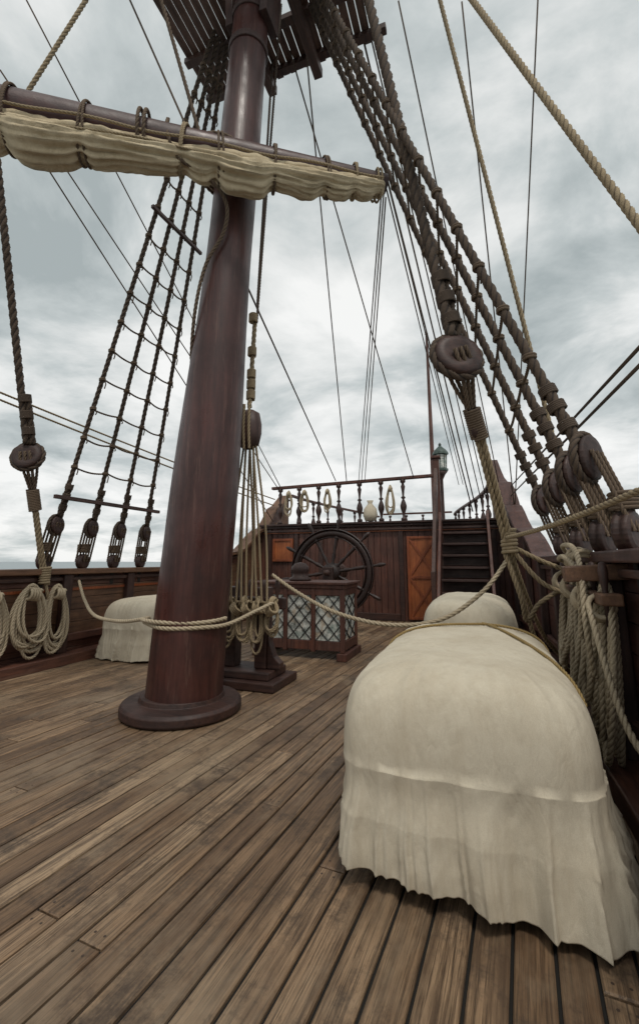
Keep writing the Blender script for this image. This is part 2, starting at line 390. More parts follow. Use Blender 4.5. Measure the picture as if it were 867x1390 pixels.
# ---------------- fighting top ----------------
g=grp('fighting_top'); mb=MB(); zt=8.2; x0,x1,y0,y1=-3.42,-.78,2.3,4.72
x=x0
while x<x1-.05:
    wd=rnd(.085,.1)
    if -2.45<x<-1.75:
        mb.box((x,y0,zt),(x+wd,2.95,zt+.03)); mb.box((x,4.1,zt),(x+wd,y1+rnd(0,.04),zt+.03))
    else: mb.box((x,y0+rnd(-.03,.03),zt),(x+wd,y1+rnd(-.01,.05),zt+.03))
    x+=wd+.014
mb.obj('slats',M_TOP,g,False,.003)
mb=MB()
for y in (y0+.1,2.95,4.1,y1-.1): mb.box((x0-.03,y-.05,zt-.09),(x1+.05,y+.05,zt-.003))
for x in (-2.42,-1.72): mb.box((x-.06,y0-.1,zt-.24),(x+.06,y1+.05,zt-.093))
mb.obj('trestle_trees',M_DARKY,g,False,.008)
# ---------------- yard & sail ----------------
YL=V((-3.65,2.04,5.1)); YR=V((-.68,3.90,5.1)); yd=(YR-YL).normalized(); ys=yd.cross(V((0,0,1))).normalized()
Y=lambda t: YL.lerp(YR,t)
yr=lambda t: .190-.095*max(0,t)**1.15 if t>0 else .190-.05*abs(t)
g=grp('yard_spar'); mb=MB(); ts=[-.75+i*.035 for i in range(51)]; ts=[t for t in ts if t<=1.0]+[1.0]
mb.tube([Y(t) for t in ts],[yr(t) for t in ts],36); mb.obj('spar',M_YARD,g)
g2=grp('furled_sail')
gask=[-.6,-.33,-.12,.03,.20,.44,.52,.67,.81,.90,.97]
def pinch(t): 
    d=min(abs(t-q) for q in gask); return 1-math.exp(-(d/.018)**2)
droop=lambda t: interp([(-.8,.02),(-.2,.0),(.0,.02),(.12,.055),(.20,.03),(.34,.01),(.46,.02),(.58,.075),(.64,.085),(.70,.03),(.76,.055),(.84,.03),(.92,.015),(1,.0)],t)
vs=[];fs=[];n=460;sg=72
for i in range(n):
    t=-.72+(.985+.72)*i/(n-1); p=pinch(t); c0=Y(t); dr=droop(t)
    R=(.128-.055*max(0,t))*(.88+.12*p)*(1+.16*nz(t*4,3.1))+dr*.42
    drop=yr(t)*.86+R*.52+.012*p+dr*.55; fw=.05
    endt=min(1,(1-t)/.03+.3) if t>.95 else 1
    for j in range(sg):
        a=2*math.pi*j/sg; ca=math.cos(a)
        fl=noise.noise(V((math.cos(a)*2.9+t*.9,math.sin(a)*2.9,t*2.6)))
        fl2=noise.noise(V((math.cos(a)*7+t*2,math.sin(a)*7,t*6)))
        f=1+.46*(.32-abs(fl)*1.6)*(.6+.4*p)+.24*(.3-abs(fl2)*1.4)+.05*nz(t*50,math.cos(a)*5,math.sin(a)*5)
        ru=R*1.08*f*endt; rs=R*1.25*f*endt
        lip=-(.02+.05*nz(t*9,5)+dr*.5)*p*max(0,-ca)**3
        P=c0+V((0,0,-drop))+ys*(fw+math.sin(a)*rs)+V((0,0,ca*ru+lip))
        vs.append(tuple(P))
    if i:
        for j in range(sg):
            k=(j+1)%sg; b_=(i-1)*sg; fs.append((b_+j,b_+k,b_+sg+k,b_+sg+j))
fs.append(tuple(range((n-1)*sg,n*sg))); 
mesh('sail_roll',vs,fs,M_SAIL,g2,True)
mb=MB(); mb2=MB()
for t in gask:
    R=.12-.05*max(0,t)+droop(t)*.5; h=(yr(t)*2+R*1.3+droop(t)*.5)/2+.012; c=Y(t)+V((0,0,-(h-yr(t))+.012))+ys*.02
    for e in range(2):
        ellip_tube(mb2 if t in(.03,.20,.52,.67,.81) else mb,c+yd*(e*.028),yd,(0,0,1),h+.008,yr(t)+.018,.0115,offs=rnd(-.06,.06))
mb.rope([Y(t)+ys*(yr(t)*.9+.05)+V((0,0,-yr(t)*.62-.015*math.sin(t*22))) for t in [-.7+i*.06 for i in range(29)]],.013)
mb.rope([Y(t)+ys*(.215-.065*t)+V((0,0,-yr(t)-.05-.02*math.sin(t*15))) for t in [-.7+i*.06 for i in range(22)]],.012)
mb.obj('gaskets_hemp',M_HEMP,g2); mb2.obj('gaskets_tarred',M_TARB,g2)
mb=MB()
for e in range(3): ellip_tube(mb,(-2.15,3.25,5.1+e*.05),(0,0,1),(0,1,0),.36,.27,.02)
for e in range(2): ellip_tube(mb,Y(.33+e*.015)+V((0,0,-.02)),yd,(0,0,1),.24,.22,.016)
mb.rope([(-2.45,2.72,5.3),(-2.4,2.66,5.1),(-2.32,2.72,4.85),(-2.12,2.95,4.75),(-2.05,3.12,4.62),(-2.12,3.2,4.4),(-2.3,3.2,4.1),(-2.42,3.24,3.7),(-2.52,3.35,3.3),(-2.6,3.5,3.1)],.018)
mb.obj('parrel_rope',M_TARB,g)
# ---------------- shrouds ----------------
def deadeye(mb,c,nrm,r,th):
    mb.lathe([(r*.7,-th/2),(r*.95,-th*.42),(r,-th*.25),(r*.9,0),(r,th*.25),(r*.95,th*.42),(r*.7,th/2)],c,nrm,24)
def shrouds(bots,tops,side,zde,rr,zlv,bars,name='shroud_ladder',dr_=.118):
    g=grp(name); R=MB();K=MB();L=MB();D=MB();W=MB();I=MB()
    U=[]
    for b_,t_ in zip(bots,tops):
        b_=V(b_);t_=V(t_); f=lambda z,b_=b_,t_=t_: b_.lerp(t_,(z-b_.z)/(t_.z-b_.z)); U.append(f)
        d=(t_-b_).normalized(); de=f(zde); nrm=V((1,.25,0)) if side<0 else V((.8,-.6,0)).normalized()
        lo=f(b_.z+.08)
        R.rope([f(zde+.12),t_],rr)
        R.rope([f(zde+.1)+V((0,.035,0)),f(zde+.5)+V((0,.04,0))],rr*.9)
        for q in(.2,.34,.46): R.helix(f(zde+q)+V((0,.018,0)),f(zde+q+.06)+V((0,.018,0)),rr*1.45,.008,5)
        ellip_tube(R,de,nrm,(0,0,1),dr_*1.06,dr_*1.1,rr*.7)
        deadeye(D,de,nrm,dr_,.11); deadeye(D,lo,nrm,dr_*.9,.10)
        sd_=nrm.cross(V((0,0,1))).normalized()
        for q in(-.06,0,.06):
            L.rope([de+sd_*q+nrm*.06+V((0,0,.03)),lo+sd_*q+nrm*.058],.014,False)
            L.rope([de+sd_*q-nrm*.06+V((0,0,.03)),lo+sd_*q*1.1-nrm*.058],.014,False)
        I.beam(lo-V((0,0,.05)),V((b_.x,b_.y,b_.z-.25)),.05,.02)
        for e in range(5):
            L.helix(lo+V((0,0,.13+e*.022)),lo+V((0,0,.15+e*.022)),.075,.012,1.2)
    for z in zlv:
        for a,b_ in zip(U,U[1:]):
            A=a(z)+V((0,0,rnd(-.02,.02)));B=b_(z)+V((0,0,rnd(-.02,.02)))
            n=6; sg_=rnd(.015,.04); L2=[A.lerp(B,i/n)-V((0,0,sg_*math.sin(math.pi*i/n))) for i in range(n+1)]
            K.rope(L2,.0125)
        for a in U:
            p=a(z); K.helix(p-V((0,0,.02)),p+V((0,0,.02)),rr*1.05,.011,2.3)
            K.rope([p+V((0,.02,0)),p+V((.02,.04,-.04)),p+V((.01,.035,-rnd(.06,.13)))],.008)
    for (z,ex,ww) in bars:
        A=U[0](z);B=U[-1](z);d=(B-A).normalized(); W.beam(A-d*ex+V((.05*-side,0,0)),B+d*ex+V((.05*-side,0,0)),ww,ww)
    R.obj('shroud_ropes',M_TAR,g);K.obj('ratlines',M_TARB,g);L.obj('lanyards',M_TARB,g);D.obj('deadeyes',M_DARKX,g,False,.006);I.obj('chainplates',M_IRON,g,False)
    if bars: W.obj('spreader_bars',M_DARKY,g,False,.006)
    return g
shrouds([(-5.3,4.25,1.22),(-5.3,4.85,1.22),(-5.3,5.42,1.22),(-5.3,6.0,1.22)],[(-2.85,3.88,8.12),(-2.83,3.95,8.12),(-2.81,4.02,8.12),(-2.78,4.08,8.12)],-1,1.76,.03,[2.5+.37*i for i in range(15)],[(2.1,.18,.05),(5.75,.12,.045)])
shrouds([(.85,3.05,1.39),(.85,3.62,1.39),(.85,4.35,1.39),(.85,5.3,1.39)],[(-1.42,3.82,8.12),(-1.47,3.9,8.12),(-1.52,3.98,8.12),(-1.57,4.06,8.12)],1,1.94,.036,[2.7+.42*i for i in range(13)],[],dr_=.142)
# ---------------- backstays ----------------
def backstay(foot,blk,top,r,br,extra=None):
    g=grp('backstay'); R=MB();H=MB();D=MB();T=MB(); foot=V(foot);blk=V(blk);top=V(top)
    d=(top-blk).normalized(); e=(foot-blk).normalized()
    R.rope([blk+d*br*.9,blk.lerp(top,.33),blk.lerp(top,.66),top],r)
    R.rope([blk+d*br*.9+V((r,r,0)),blk+d*(br+.6)+V((r*1.0,r*1.0,0))],r*.9)
    for q in (.10,.3,.5): R.helix(blk+d*(br+q)+V((r/2,r/2,0)),blk+d*(br+q+.09)+V((r/2,r/2,0)),r*1.45,.009,8)
    nrm=V((.45,-.85,.25)).normalized(); D.lathe([(br*.42,-.055),(br*.6,-.07),(br*.9,-.062),(br,-.035),(br*.88,0),(br,.035),(br*.9,.062),(br*.6,.07),(br*.42,.055)],blk,nrm,32)
    sdv=e.cross(nrm).normalized()
    ellip_tube(R,blk,nrm,tuple(-e),br*.98,br*.98,r*.8)
    for q in(-.055,0,.055):
        T.rope([blk+sdv*q*.9-nrm*-.075+e*(-.03),blk+nrm*.09+sdv*q+e*(br*.6),blk+e*(br+.24)+sdv*q*.5],.018)
        T.rope([blk+sdv*q*.9-nrm*.075+e*(-.03),blk-nrm*.09+sdv*q+e*(br*.6),blk+e*(br+.24)+sdv*q*.5],.018)
    D.sphere(blk+e*(br+.36),.07,(.8,.8,2.0)); T.helix(blk+e*(br+.24),blk+e*(br+.50),.062,.0125,13)
    a=blk+e*(br+.45)
    H.rope([a+V((.02,0,0)),foot+V((.02,0,0))],.026); H.rope([a-V((.02,0,0)),foot-V((.025,0,.02))],.024)
    for q in range(7):
        z=q*.03; H.helix(foot+V((0,0,z-.08)),foot+V((0,0,z-.05)),.05+.01*rnd(0,1),.015,1.3)
    if extra: 
        for ex in extra: H.rope(ex,.02)
    R.obj('stay_rope',M_TAR,g); H.obj('lanyard_ropes',M_HEMP,g); D.obj('heart_block',M_DARKX,g); T.obj('seizings',M_TARB,g)
backstay((.24,4.17,1.45),(-.08,3.54,2.94),(-1.05,3.54,9.0),.05,.20,
  [[(.24,4.17,1.42),(.36,4.4,1.0),(.52,4.8,.6),(.72,5.2,.35)],[(.2,4.15,1.42),(.33,4.35,.95),(.46,4.6,.5),(.72,4.9,.3)],
   [(.24,4.17,1.44),(.5,4.25,1.3),(.75,4.3,1.2)],[(.26,4.17,1.40),(.48,4.2,1.12),(.78,4.2,1.0)],[(.2,4.15,1.36),(.3,4.2,1.0),(.34,4.3,.8),(.45,4.3,.95),(.7,4.4,1.1)]])
backstay((-5.2,4.22,1.10),(-5.2,3.81,2.58),(-5.2,2.6,7.6),.045,.175,[[(-5.2,4.22,1.1),(-5.16,4.25,.9),(-5.2,4.3,.7)]])
# ---------------- standing / running rigging ----------------
def rig(name,lst,mat,r,kind='line',sag=0):
    mb=MB()
    for l in lst:
        if kind=='rope': mb.rope([V(l[0]).lerp(V(l[1]),i/8)-V((0,0,sag*4*i/8*(1-i/8))) for i in range(9)],r)
        else: mb.line(l[0],l[1],l[2] if len(l)>2 else r,sag)
    return mb.obj(name,mat)
rig('hemp_backstay_line',[((-.19,3.38,7.38),(1.3,1.9,1.0))],M_HEMP,.023,'rope')
rig('hemp_backstay_line',[((-.2,3.6,7.96),(.84,4.43,1.36))],M_HEMP,.022,'rope')
rig('running_rigging',[((-1.76,4.41,7.9),(-2.95,10.2,3.2)),((-2.2,3.7,4.3),(-3.23,10.2,3.25)),((-2.0,4.4,8.1),(-1.34,10.2,3.2)),
 ((-1.2,4.6,8.2),(-.1,10.4,2.4),.014),((-1.05,4.6,8.2),(-.02,10.4,2.4),.014),((-.95,4.6,8.2),(.1,10.5,2.6)),((-.85,4.65,8.2),(.2,10.6,2.7)),
 ((-.70,3.9,5.0),(-2.58,10.2,3.2),.008),((-.68,3.9,4.95),(-2.5,10.2,3.2),.008),((-.72,3.88,5.0),(-2.65,10.2,3.2),.008),
 ((-.68,3.92,5.1),(-.4,11.5,3.2),.008),((-.66,3.92,5.15),(-.3,11.5,3.2),.008),
 ((1.2,5.4,8.8),(.7,9.6,2.3)),((.23,5.1,8.8),(.7,9.6,2.3)),((-.58,4.8,8.8),(.5,10.5,2.9)),
 ((-5.33,3.09,8.8),(-4.7,10.2,3.15)),((-5.72,3.13,7.86),(-4.75,10.2,3.1)),((-5.4,2.6,7.4),(-4.9,10.2,2.3)),
 ((-3.34,2.97,7.55),(-2.35,3.1,5.2)),
 ((.85,2.57,2.4),(.7,11,2.95)),((.83,2.4,2.28),(.65,11,2.7))],M_TAR,.011)
rig('hemp_brace_pair',[((-5.5,2.3,3.45),(-4.82,10.1,2.85)),((-5.5,2.2,3.38),(-4.85,10.1,2.7))],M_HEMP,.014,'rope',.05)
rig('yard_lift_rope',[((-2.9,2.35,6.9),(-3.5,2.12,5.25))],M_HEMP,.02,'rope')
rig('belayed_hemp_line',[((.22,4.1,1.5),(.86,1.9,1.70))],M_HEMP,.017,'rope',.04)
rig('yard_brace_rope',[((-2.35,3.15,5.35),(-3.0,2.5,8.2))],M_TARB,.02,'rope')
g=grp('mast_tackle'); R=MB();D=MB();H=MB()
R.rope([(-2.31,4.5,8.2),(-2.22,4.1,4.2)],.016); R.rope([(-1.9,3.9,8.1),(-2.17,4.0,3.9)],.014)
H.rope([(-2.2,4.02,4.0),(-2.2,3.98,3.4),(-2.2,3.95,2.9)],.026)
for z in(3.0,3.12,3.24,3.5,3.9): H.helix((-2.2,3.97,z),(-2.2,3.97,z+.09),.038,.012,6)
D.lathe([(.05,-.21),(.115,-.17),(.14,-.05),(.14,.05),(.115,.17),(.05,.21)],(-2.2,3.95,2.66),seg=16,sc=(1,.75))
for q in(-.06,0,.06): H.rope([(-2.2+q,3.84,2.90),(-2.2+q,3.835,2.66),(-2.2+q,3.86,2.43)],.016)
for i in range(9):
    x=-2.2+(i-4)*.022; H.rope([(x,3.95+rnd(-.05,.05),2.5),(-2.3+(i-4)*.05,4.15+rnd(-.05,.05),1.6),(-2.32+(i-4)*.06,4.22,.88)],.012)
R.obj('pendant',M_TAR,g);D.obj('block',M_DARKZ,g);H.obj('falls',M_HEMP,g)
# ---------------- pinrail behind mast ----------------
g=grp('mast_pin_rail'); mb=MB()
mb.box((-2.85,4.28,.004),(-2.02,4.9,.09)); mb.box((-2.80,4.36,.092),(-2.12,4.82,.17))
mb.box((-2.74,4.5,.172),(-2.6,4.66,1.02)); mb.box((-2.36,4.5,.172),(-2.22,4.66,1.02))
vs=[(x,4.52 if k==0 else 4.62,z) for k in(0,1) for (x,z) in [(-2.22,.172),(-2.06,.172),(-2.06,.24),(-2.13,.30),(-2.19,.45),(-2.218,.62)]]
mb.add(vs,[(0,1,2,3,4,5),(11,10,9,8,7,6)]+[(i,6+i,6+(i+1)%6,(i+1)%6) for i in range(6)])
mb.box((-2.95,4.42,.80),(-1.98,4.497,.92)); mb.obj('frame',M_DARKX,g,False,.012)
mb=MB()
for i in range(6): mb.lathe([(.012,-.2),(.016,0),(.016,.02),(.024,.06),(.028,.12),(.02,.17),(.004,.18)],(-2.85+i*.16,4.40,.93))
mb.obj('belaying_pins',M_DARKZ,g)
def hank(H,c,dirv,nrm,w,h,n,r,top=.0,spread=.05,wrap=True):
    c=V(c);dv=V(dirv).normalized();nr=V(nrm).normalized(); pts=[]
    for k in range(n):
        ww=w*rnd(.65,1.15);hh=h*rnd(.72,1.08);ox=rnd(-.3,.3)*w;on=rnd(0,spread);sk=rnd(-.12,.12)
        for i in range(14):
            a=2*math.pi*i/14
            sx=math.sin(a); cz=math.cos(a); dn=(1-cz)/2
            lobe=ww*sx*(.45+.75*dn)
            pts.append(c+dv*(lobe+ox*dn+sk*h*.3*dn)+V((0,0,-dn*hh+rnd(-.006,.006)))+nr*(on*dn+.012*math.sin(a*2)+.010*k/n*2))
    H.rope(pts,r,minstep=.012)
    if wrap: H.helix(c+nr*(spread*.5)-dv*(w*.3)+V((0,0,-.12*h)),c+nr*(spread*.5)+dv*(w*.3)+V((0,0,-.15*h)),.04+spread*.3,r*.9,4)
g=grp('rope_coil'); H=MB()
for i in range(5):
    hank(H,(-2.75+i*.17,4.36,.93),(1,0,0),(0,-1,0),.07,rnd(.35,.62),4,.013)
for i in range(4):
    H.helix((-2.5+i*.13,4.30,.80+rnd(-.03,.05)),(-2.42+i*.13,4.28,.84),.06,.014,4)
H.obj('coils',M_HEMP,g)
# ---------------- safety rope ----------------
g=grp('safety_rope_rail'); H=MB()
H.rope([(-5.17,4.72,1.04),(-4.75,4.45,.82),(-4.2,4.1,.69),(-3.5,3.75,.70),(-2.95,3.5,.78),(-2.86,3.33,.79),(-2.55,3.235,.79),(-2.25,3.36,.79),(-2.18,3.6,.80)],.019)
H.rope([(-2.9,3.4,.76),(-2.55,3.23,.745),(-2.24,3.36,.75),(-2.16,3.62,.75),(-2.1,4.0,.82),(-2.05,4.3,.88)],.019)
H.rope([(-2.1,4.38,1.16),(-1.75,4.25,.99),(-1.3,4.05,.84),(-.8,3.95,.765),(-.35,3.98,.82),(0,4.08,1.05),(.22,4.17,1.32)],.019)
H.obj('rope',M_HEMPL,g)
# ---------------- life rafts with covers ----------------
def sst(a,b,x):
    t=max(0,min(1,(x-a)/(b-a))); return t*t*(3-2*t)
def raft(name,uc,vc,a,b_,ze,H_,hem,seed,nf=300,ns=70,nd=46,lash=None,flare=None):
    g=grp(name)
    NN=7.0
    def contour(ph):
        c,s_=math.cos(ph),math.sin(ph)
        q=(abs(c)**NN+abs(s_)**NN)**(-1/NN); return V((a*c*q,b_*s_*q,0)),V((c*q,s_*q,0))
    def dome(x,y):
        rho=min(1,(abs(x)**NN+abs(y)**NN)**(1/NN))
        return ze+(H_-ze)*((1-rho**20)**.40)*((1-.46*abs(x)**3.6)**.7)*((1-.26*abs(y)**6)**.7)
    acc=[0]; prev=contour(0)[0]
    for i in range(1,nf+1):
        p=contour(2*math.pi*i/nf)[0]; acc.append(acc[-1]+(p-prev).length); prev=p
    tot=acc[-1]; rows=[]
    per=lambda pl,w,o=0: noise.noise(V((math.cos(2*math.pi*pl/tot)*w,math.sin(2*math.pi*pl/tot)*w,seed*1.3+o)))
    def crumple(P,sc_,o): return .3-abs(noise.noise(V((P[0]*sc_+seed,P[1]*sc_+o,P[2]*sc_*.6))))*1.0
    def rimw(i): return .006*per(acc[i],6,40)
    for k in range(1,nd+1):
        r=math.sin(k/nd*math.pi/2)**.8 if k<nd else 1
        row=[]
        for i in range(nf):
            ph=2*math.pi*i/nf; p,q=contour(ph); x,y=q.x*r,q.y*r; P=V((p.x*r,p.y*r,dome(x,y)))
            wv=.008*nz(P.x*4+seed,P.y*2.5)+.009*crumple((P.x*1.4,P.y*.5,0),6,1)+.004*crumple((P.x,P.y,P.z),13,4)
            ed=sst(.6,.97,r); wv+=ed*.012*(abs(per(acc[i],11,50))*-2+.4)
            row.append((uc+P.x,vc+P.y,P.z+wv+rimw(i)*ed))
        rows.append(row)
    for k in range(1,ns+1):
        s_=k/ns; row=[]
        for i in range(nf):
            ph=2*math.pi*i/nf; p,q=contour(ph); nrm=V((q.x*abs(q.x)**5/a,q.y*abs(q.y)**5/b_,0)).normalized(); pl=acc[i]
            fl=flare(q.x,q.y) if flare else .3
            hz=hem+.035*per(pl,2.2,3)+.012*per(pl,9,4)-.04*fl; hz=max(.012,hz); z=ze+(hz-ze)*s_
            q1=pl+.14*per(pl,1.6,9)*s_+.012*noise.noise(V((pl*2,s_*2.5,seed)))
            def fo(w,o,lo,thr):
                n_=per(q1,w,o); st=sst(lo+.35*per(pl,3,o+20),1.0,s_)
                return max(0,1-abs(n_)*thr)**1.6*st
            msk=.55+.45*sst(-.15,.35,per(pl,2.3,31))+.4*fl
            dsp=.056*fo(4,0,-.35,4.2)*msk+.046*fo(8.5,2,-.25,4.2)*msk+.026*fo(17,5,-.2,4.0)*msk
            dsp+=.018*per(pl,2.5,6)*s_-.028*s_+.050*fl*s_**1.3
            dsp+=.005*crumple((pl,s_*.45,0),5,7)*(.3+s_)+.005*crumple((pl+s_*.15,s_*.2,0),12,8)
            dsp-=.012*math.sin(math.pi*min(1,s_*2.0))*(.7+.6*per(pl,4,12))
            dsp+=abs(nrm.x*nrm.y)*.05*s_
            P=p+nrm*dsp; row.append((uc+P.x,vc+P.y,z+rimw(i)*(1-s_)))
        rows.append(row)
    vs=[(uc,vc,H_)]; fs=[]
    for r in rows: vs+=r
    for i in range(nf): fs.append((0,1+i,1+(i+1)%nf))
    for k in range(len(rows)-1):
        o=1+k*nf
        for i in range(nf):
            j=(i+1)%nf; fs.append((o+i,o+nf+i,o+nf+j,o+j))
    o=mesh('cloth_cover',vs,fs,M_COVER,g,True)
    sm=o.modifiers.new('s','SOLIDIFY'); sm.thickness=.004; sm.offset=-1
    mb=MB(); mb.box((uc-a*.8,vc-b_*.8,.004),(uc-a*.6,vc+b_*.8,.12)); mb.box((uc+a*.6,vc-b_*.8,.004),(uc+a*.85,vc+b_*.8,.12))
    for y in(-.5,.5): mb.box((uc-a*.75,vc+y*b_-.05,.123),(uc+a*.75,vc+y*b_+.05,.2))
    mb.obj('cradle',M_DARKX,g,False,.008)
    mb=MB(); rr=min(a,H_/2)*.78; mb.lathe([(rr*.2,-b_*.8),(rr*.7,-b_*.76),(rr,-b_*.6),(rr,b_*.6),(rr*.7,b_*.76),(rr*.2,b_*.8)],(uc,vc,.21+rr*.70),(0,1,0),28,sc=(1,.70)); mb.obj('canister',M_WHITE,g)
    if lash:
        L=MB()
        for ys0,ys1,x0_,x1_ in lash:
            pts=[]
            for i in range(41):
                t=i/40; x=x0_+(x1_-x0_)*t; y=ys0+(ys1-ys0)*t; pts.append((uc+x*a,vc+y*b_,dome(x,y)+.013))
            L.rope(pts,.009)
        L.obj('lashing',M_LASH,g)
    return g
fl1=lambda x,y: sst(-.2,.9,x)*sst(.1,.9,-y)
raft('covered_life_raft',-.125,2.92,.54,.96,.46,.85,.085,1.7,560,96,64,lash=[(.25,.62,-.985,.2),(.62,.55,.2,.985),(-.55,.72,.97,.2)],flare=fl1)
raft('covered_life_raft',-.16,5.9,.5,.9,.46,.90,.05,5.2,240,40,30)
raft('covered_life_raft',-4.56,5.75,.42,.85,.42,.80,.03,9.1,320,60,34)
# ---------------- starboard coils ----------------
g=grp('rope_coil'); H=MB()
hank(H,(.72,4.35,1.24),(0,1,0),(-1,0,0),.24,.80,9,.018,spread=.12)
hank(H,(.72,3.90,1.24),(0,1,0),(-1,0,0),.24,.95,10,.018,spread=.13)
hank(H,(.72,3.50,1.20),(0,1,0),(-1,0,0),.20,1.05,10,.018,spread=.13)
hank(H,(.72,3.22,1.16),(0,1,0),(-1,0,0),.16,1.02,8,.018,spread=.10)
H.rope([(.66,3.6,1.2),(.6,3.1,.95),(.62,2.8,.55),(.66,2.55,.42),(.7,2.2,.55),(.74,1.6,.9)],.018)
H.rope([(.7,4.3,1.36),(.62,4.0,1.42),(.62,3.6,1.40),(.60,3.3,1.25),(.58,3.2,.9),(.62,3.3,.6)],.018)
H.rope([(.7,4.5,1.3),(.6,4.1,1.32),(.58,3.7,1.33),(.6,3.4,1.2),(.6,3.5,.8)],.018)
for i in range(6): H.helix((.69,3.65+i*.05,1.30+rnd(-.03,.03)),(.69,3.69+i*.05,1.32),.075,.016,1.4)
H.obj('coils',M_HEMPL,g)
g=grp('bulwark_pin_rail'); mb=MB(); mb.beam((.70,3.05,1.08),(.70,4.7,1.08),.12,.07); mb.beam((.86,3.30,1.24),(.50,3.30,1.22),.11,.10); mb.obj('rail',M_BROWNY,g,False,.01)
mb=MB()
for i in range(6): mb.lathe([(.012,-.2),(.016,0),(.016,.02),(.024,.06),(.028,.12),(.02,.17),(.004,.18)],(.69,3.15+i*.28,1.12))
mb.obj('belaying_pins',M_DARKZ,g)
g=grp('rope_coil'); H=MB()
hank(H,(-5.15,3.56,1.0),(0,1,0),(1,0,0),.20,.78,10,.018,spread=.08); H.obj('coil',M_HEMPL,g)
g=grp('rope_coil'); H=MB()
hank(H,(-5.15,4.02,1.02),(0,1,0),(1,0,0),.24,.80,11,.018,spread=.09); hank(H,(-5.15,4.38,1.0),(0,1,0),(1,0,0),.19,.76,9,.018,spread=.07); H.obj('coil',M_HEMPL,g)
# ---------------- binnacle ----------------
g=grp('binnacle'); x0,x1,y0,y1=-3.05,-1.8,5.95,6.58; mb=MB()
for x in(x0,x0+(x1-x0)/3,x0+2*(x1-x0)/3,x1):
    for y in(y0,y1): mb.box((x-.03,y-.03,.10),(x+.03,y+.03,.93))
for x in(x0,x1): mb.box((x-.07,y0-.07,.004),(x+.07,y1+.07,.097))
mb.box((x0-.04,y0-.04,.932),(x1+.04,y1+.04,.985)); mb.box((x0-.075,y0-.075,.987),(x1+.075,y1+.075,1.02))
for z0,z1 in((.12,.24),(.84,.929)):
    for y in(y0,y1): 
        for i in range(3):
            a=x0+(x1-x0)*i/3+.031; b_=x0+(x1-x0)*(i+1)/3-.031; mb.box((a,y-.024,z0),(b_,y+.024,z1))
    for x in(x0,x1): mb.box((x-.024,y0+.031,z0),(x+.024,y1-.031,z1))
mb.obj('cabinet',M_RED,g,False,.006)
mb=MB(); mb.box((x0+.035,y0+.0,.245),(x1-.035,y0+.01,.835)); mb.box((x1-.01,y0+.035,.245),(x1,y1-.035,.835)); mb.box((x0,y0+.035,.245),(x0+.01,y1-.035,.835)); mb.obj('panes',M_GLASS,g,False)
mb=MB()
for i in range(3):
    a=x0+(x1-x0)*i/3+.035; b_=x0+(x1-x0)*(i+1)/3-.035; z0,z1=.245,.835; W=b_-a;Hh=z1-z0
    for k in range(-3,5):
        for sgn in(1,-1):
            slope=(Hh/3)/(W/2)*sgn; c0=z0+k*Hh/3
            f=lambda x:(c0+slope*(x-a)) if sgn>0 else (c0+slope*(x-b_))
            xs=[a+(b_-a)*t/40 for t in range(41)]; ok=[x for x in xs if z0<=f(x)<=z1]
            if len(ok)>2: mb.beam((ok[0],y0-.006,f(ok[0])),(ok[-1],y0-.006,f(ok[-1])),.010,.016,(0,1,0))
W=y1-y0-.07;Hh=.59
for k in range(-3,5):
    for sgn in(1,-1):
        c0=.245+k*Hh/3; sl_=(Hh/3)/(W/2)*sgn; f=lambda y:(c0+sl_*(y-y0-.035)) if sgn>0 else c0+sl_*(y-y1+.035)
        ys_=[y0+.035+W*t/40 for t in range(41)]; ok=[y for y in ys_ if .245<=f(y)<=.835]
        if len(ok)>2: mb.beam((x1+.006,ok[0],f(ok[0])),(x1+.006,ok[-1],f(ok[-1])),.010,.016,(1,0,0))
mb.obj('lead_lattice',M_LEAD,g,False)
mb=MB(); mb.lathe([(.16,0),(.17,.03),(.12,.06),(.12,.12),(.14,.15),(.13,.2),(.08,.25),(.01,.27)],(-2.55,6.27,1.02)); mb.obj('compass_hood',M_DARKZ,g)
# ---------------- ship wheel ----------------
g=grp('ship_wheel'); c=V((-2.66,8.1,1.10)); mb=MB()
def torus(mb,c,R,r1,r2,n=64):
    vs=[];fs=[];k=10
    for i in range(n):
        a=2*math.pi*i/n
        for j in range(k):
            b_=2*math.pi*j/k; rr=R+r1*math.cos(b_); vs.append((c[0]+rr*math.cos(a),c[1]+r2*math.sin(b_),c[2]+rr*math.sin(a)))
    for i in range(n):
        for j in range(k): fs.append((i*k+j,i*k+(j+1)%k,((i+1)%n)*k+(j+1)%k,((i+1)%n)*k+j))
    mb.add(vs,fs)
torus(mb,c,.73,.060,.045); torus(mb,c,.655,.014,.055); torus(mb,c,.805,.014,.055)
for i in range(10):
    a=2*math.pi*i/10+.15; d=V((math.cos(a),0,math.sin(a)))
    mb.lathe([(.03,.08),(.036,.16),(.022,.2),(.040,.3),(.024,.38),(.034,.5),(.034,.64),(.024,.82),(.02,.85),(.036,.92),(.034,1.0),(.012,1.05)],c,d,12)
mb.lathe([(.04,-.12),(.13,-.1),(.17,-.06),(.17,.06),(.13,.1),(.04,.12)],c,(0,1,0),24)
mb.obj('wheel',M_WHEEL,g)
mb=MB(); mb.lathe([(.05,-.35),(.05,.55)],c,(0,1,0)); mb.lathe([(.14,.22),(.17,.24),(.15,.26),(.15,.48),(.17,.5),(.14,.52)],c,(0,1,0),24); mb.obj('barrel',M_DARKY,g)
mb=MB()
for y in (7.9,8.57): mb.box((-2.76,y-.04,.08),(-2.56,y+.04,1.20)); mb.box((-2.97,y-.05,.004),(-2.35,y+.05,.078))
mb.obj('standards',M_DARKX,g,False,.01)
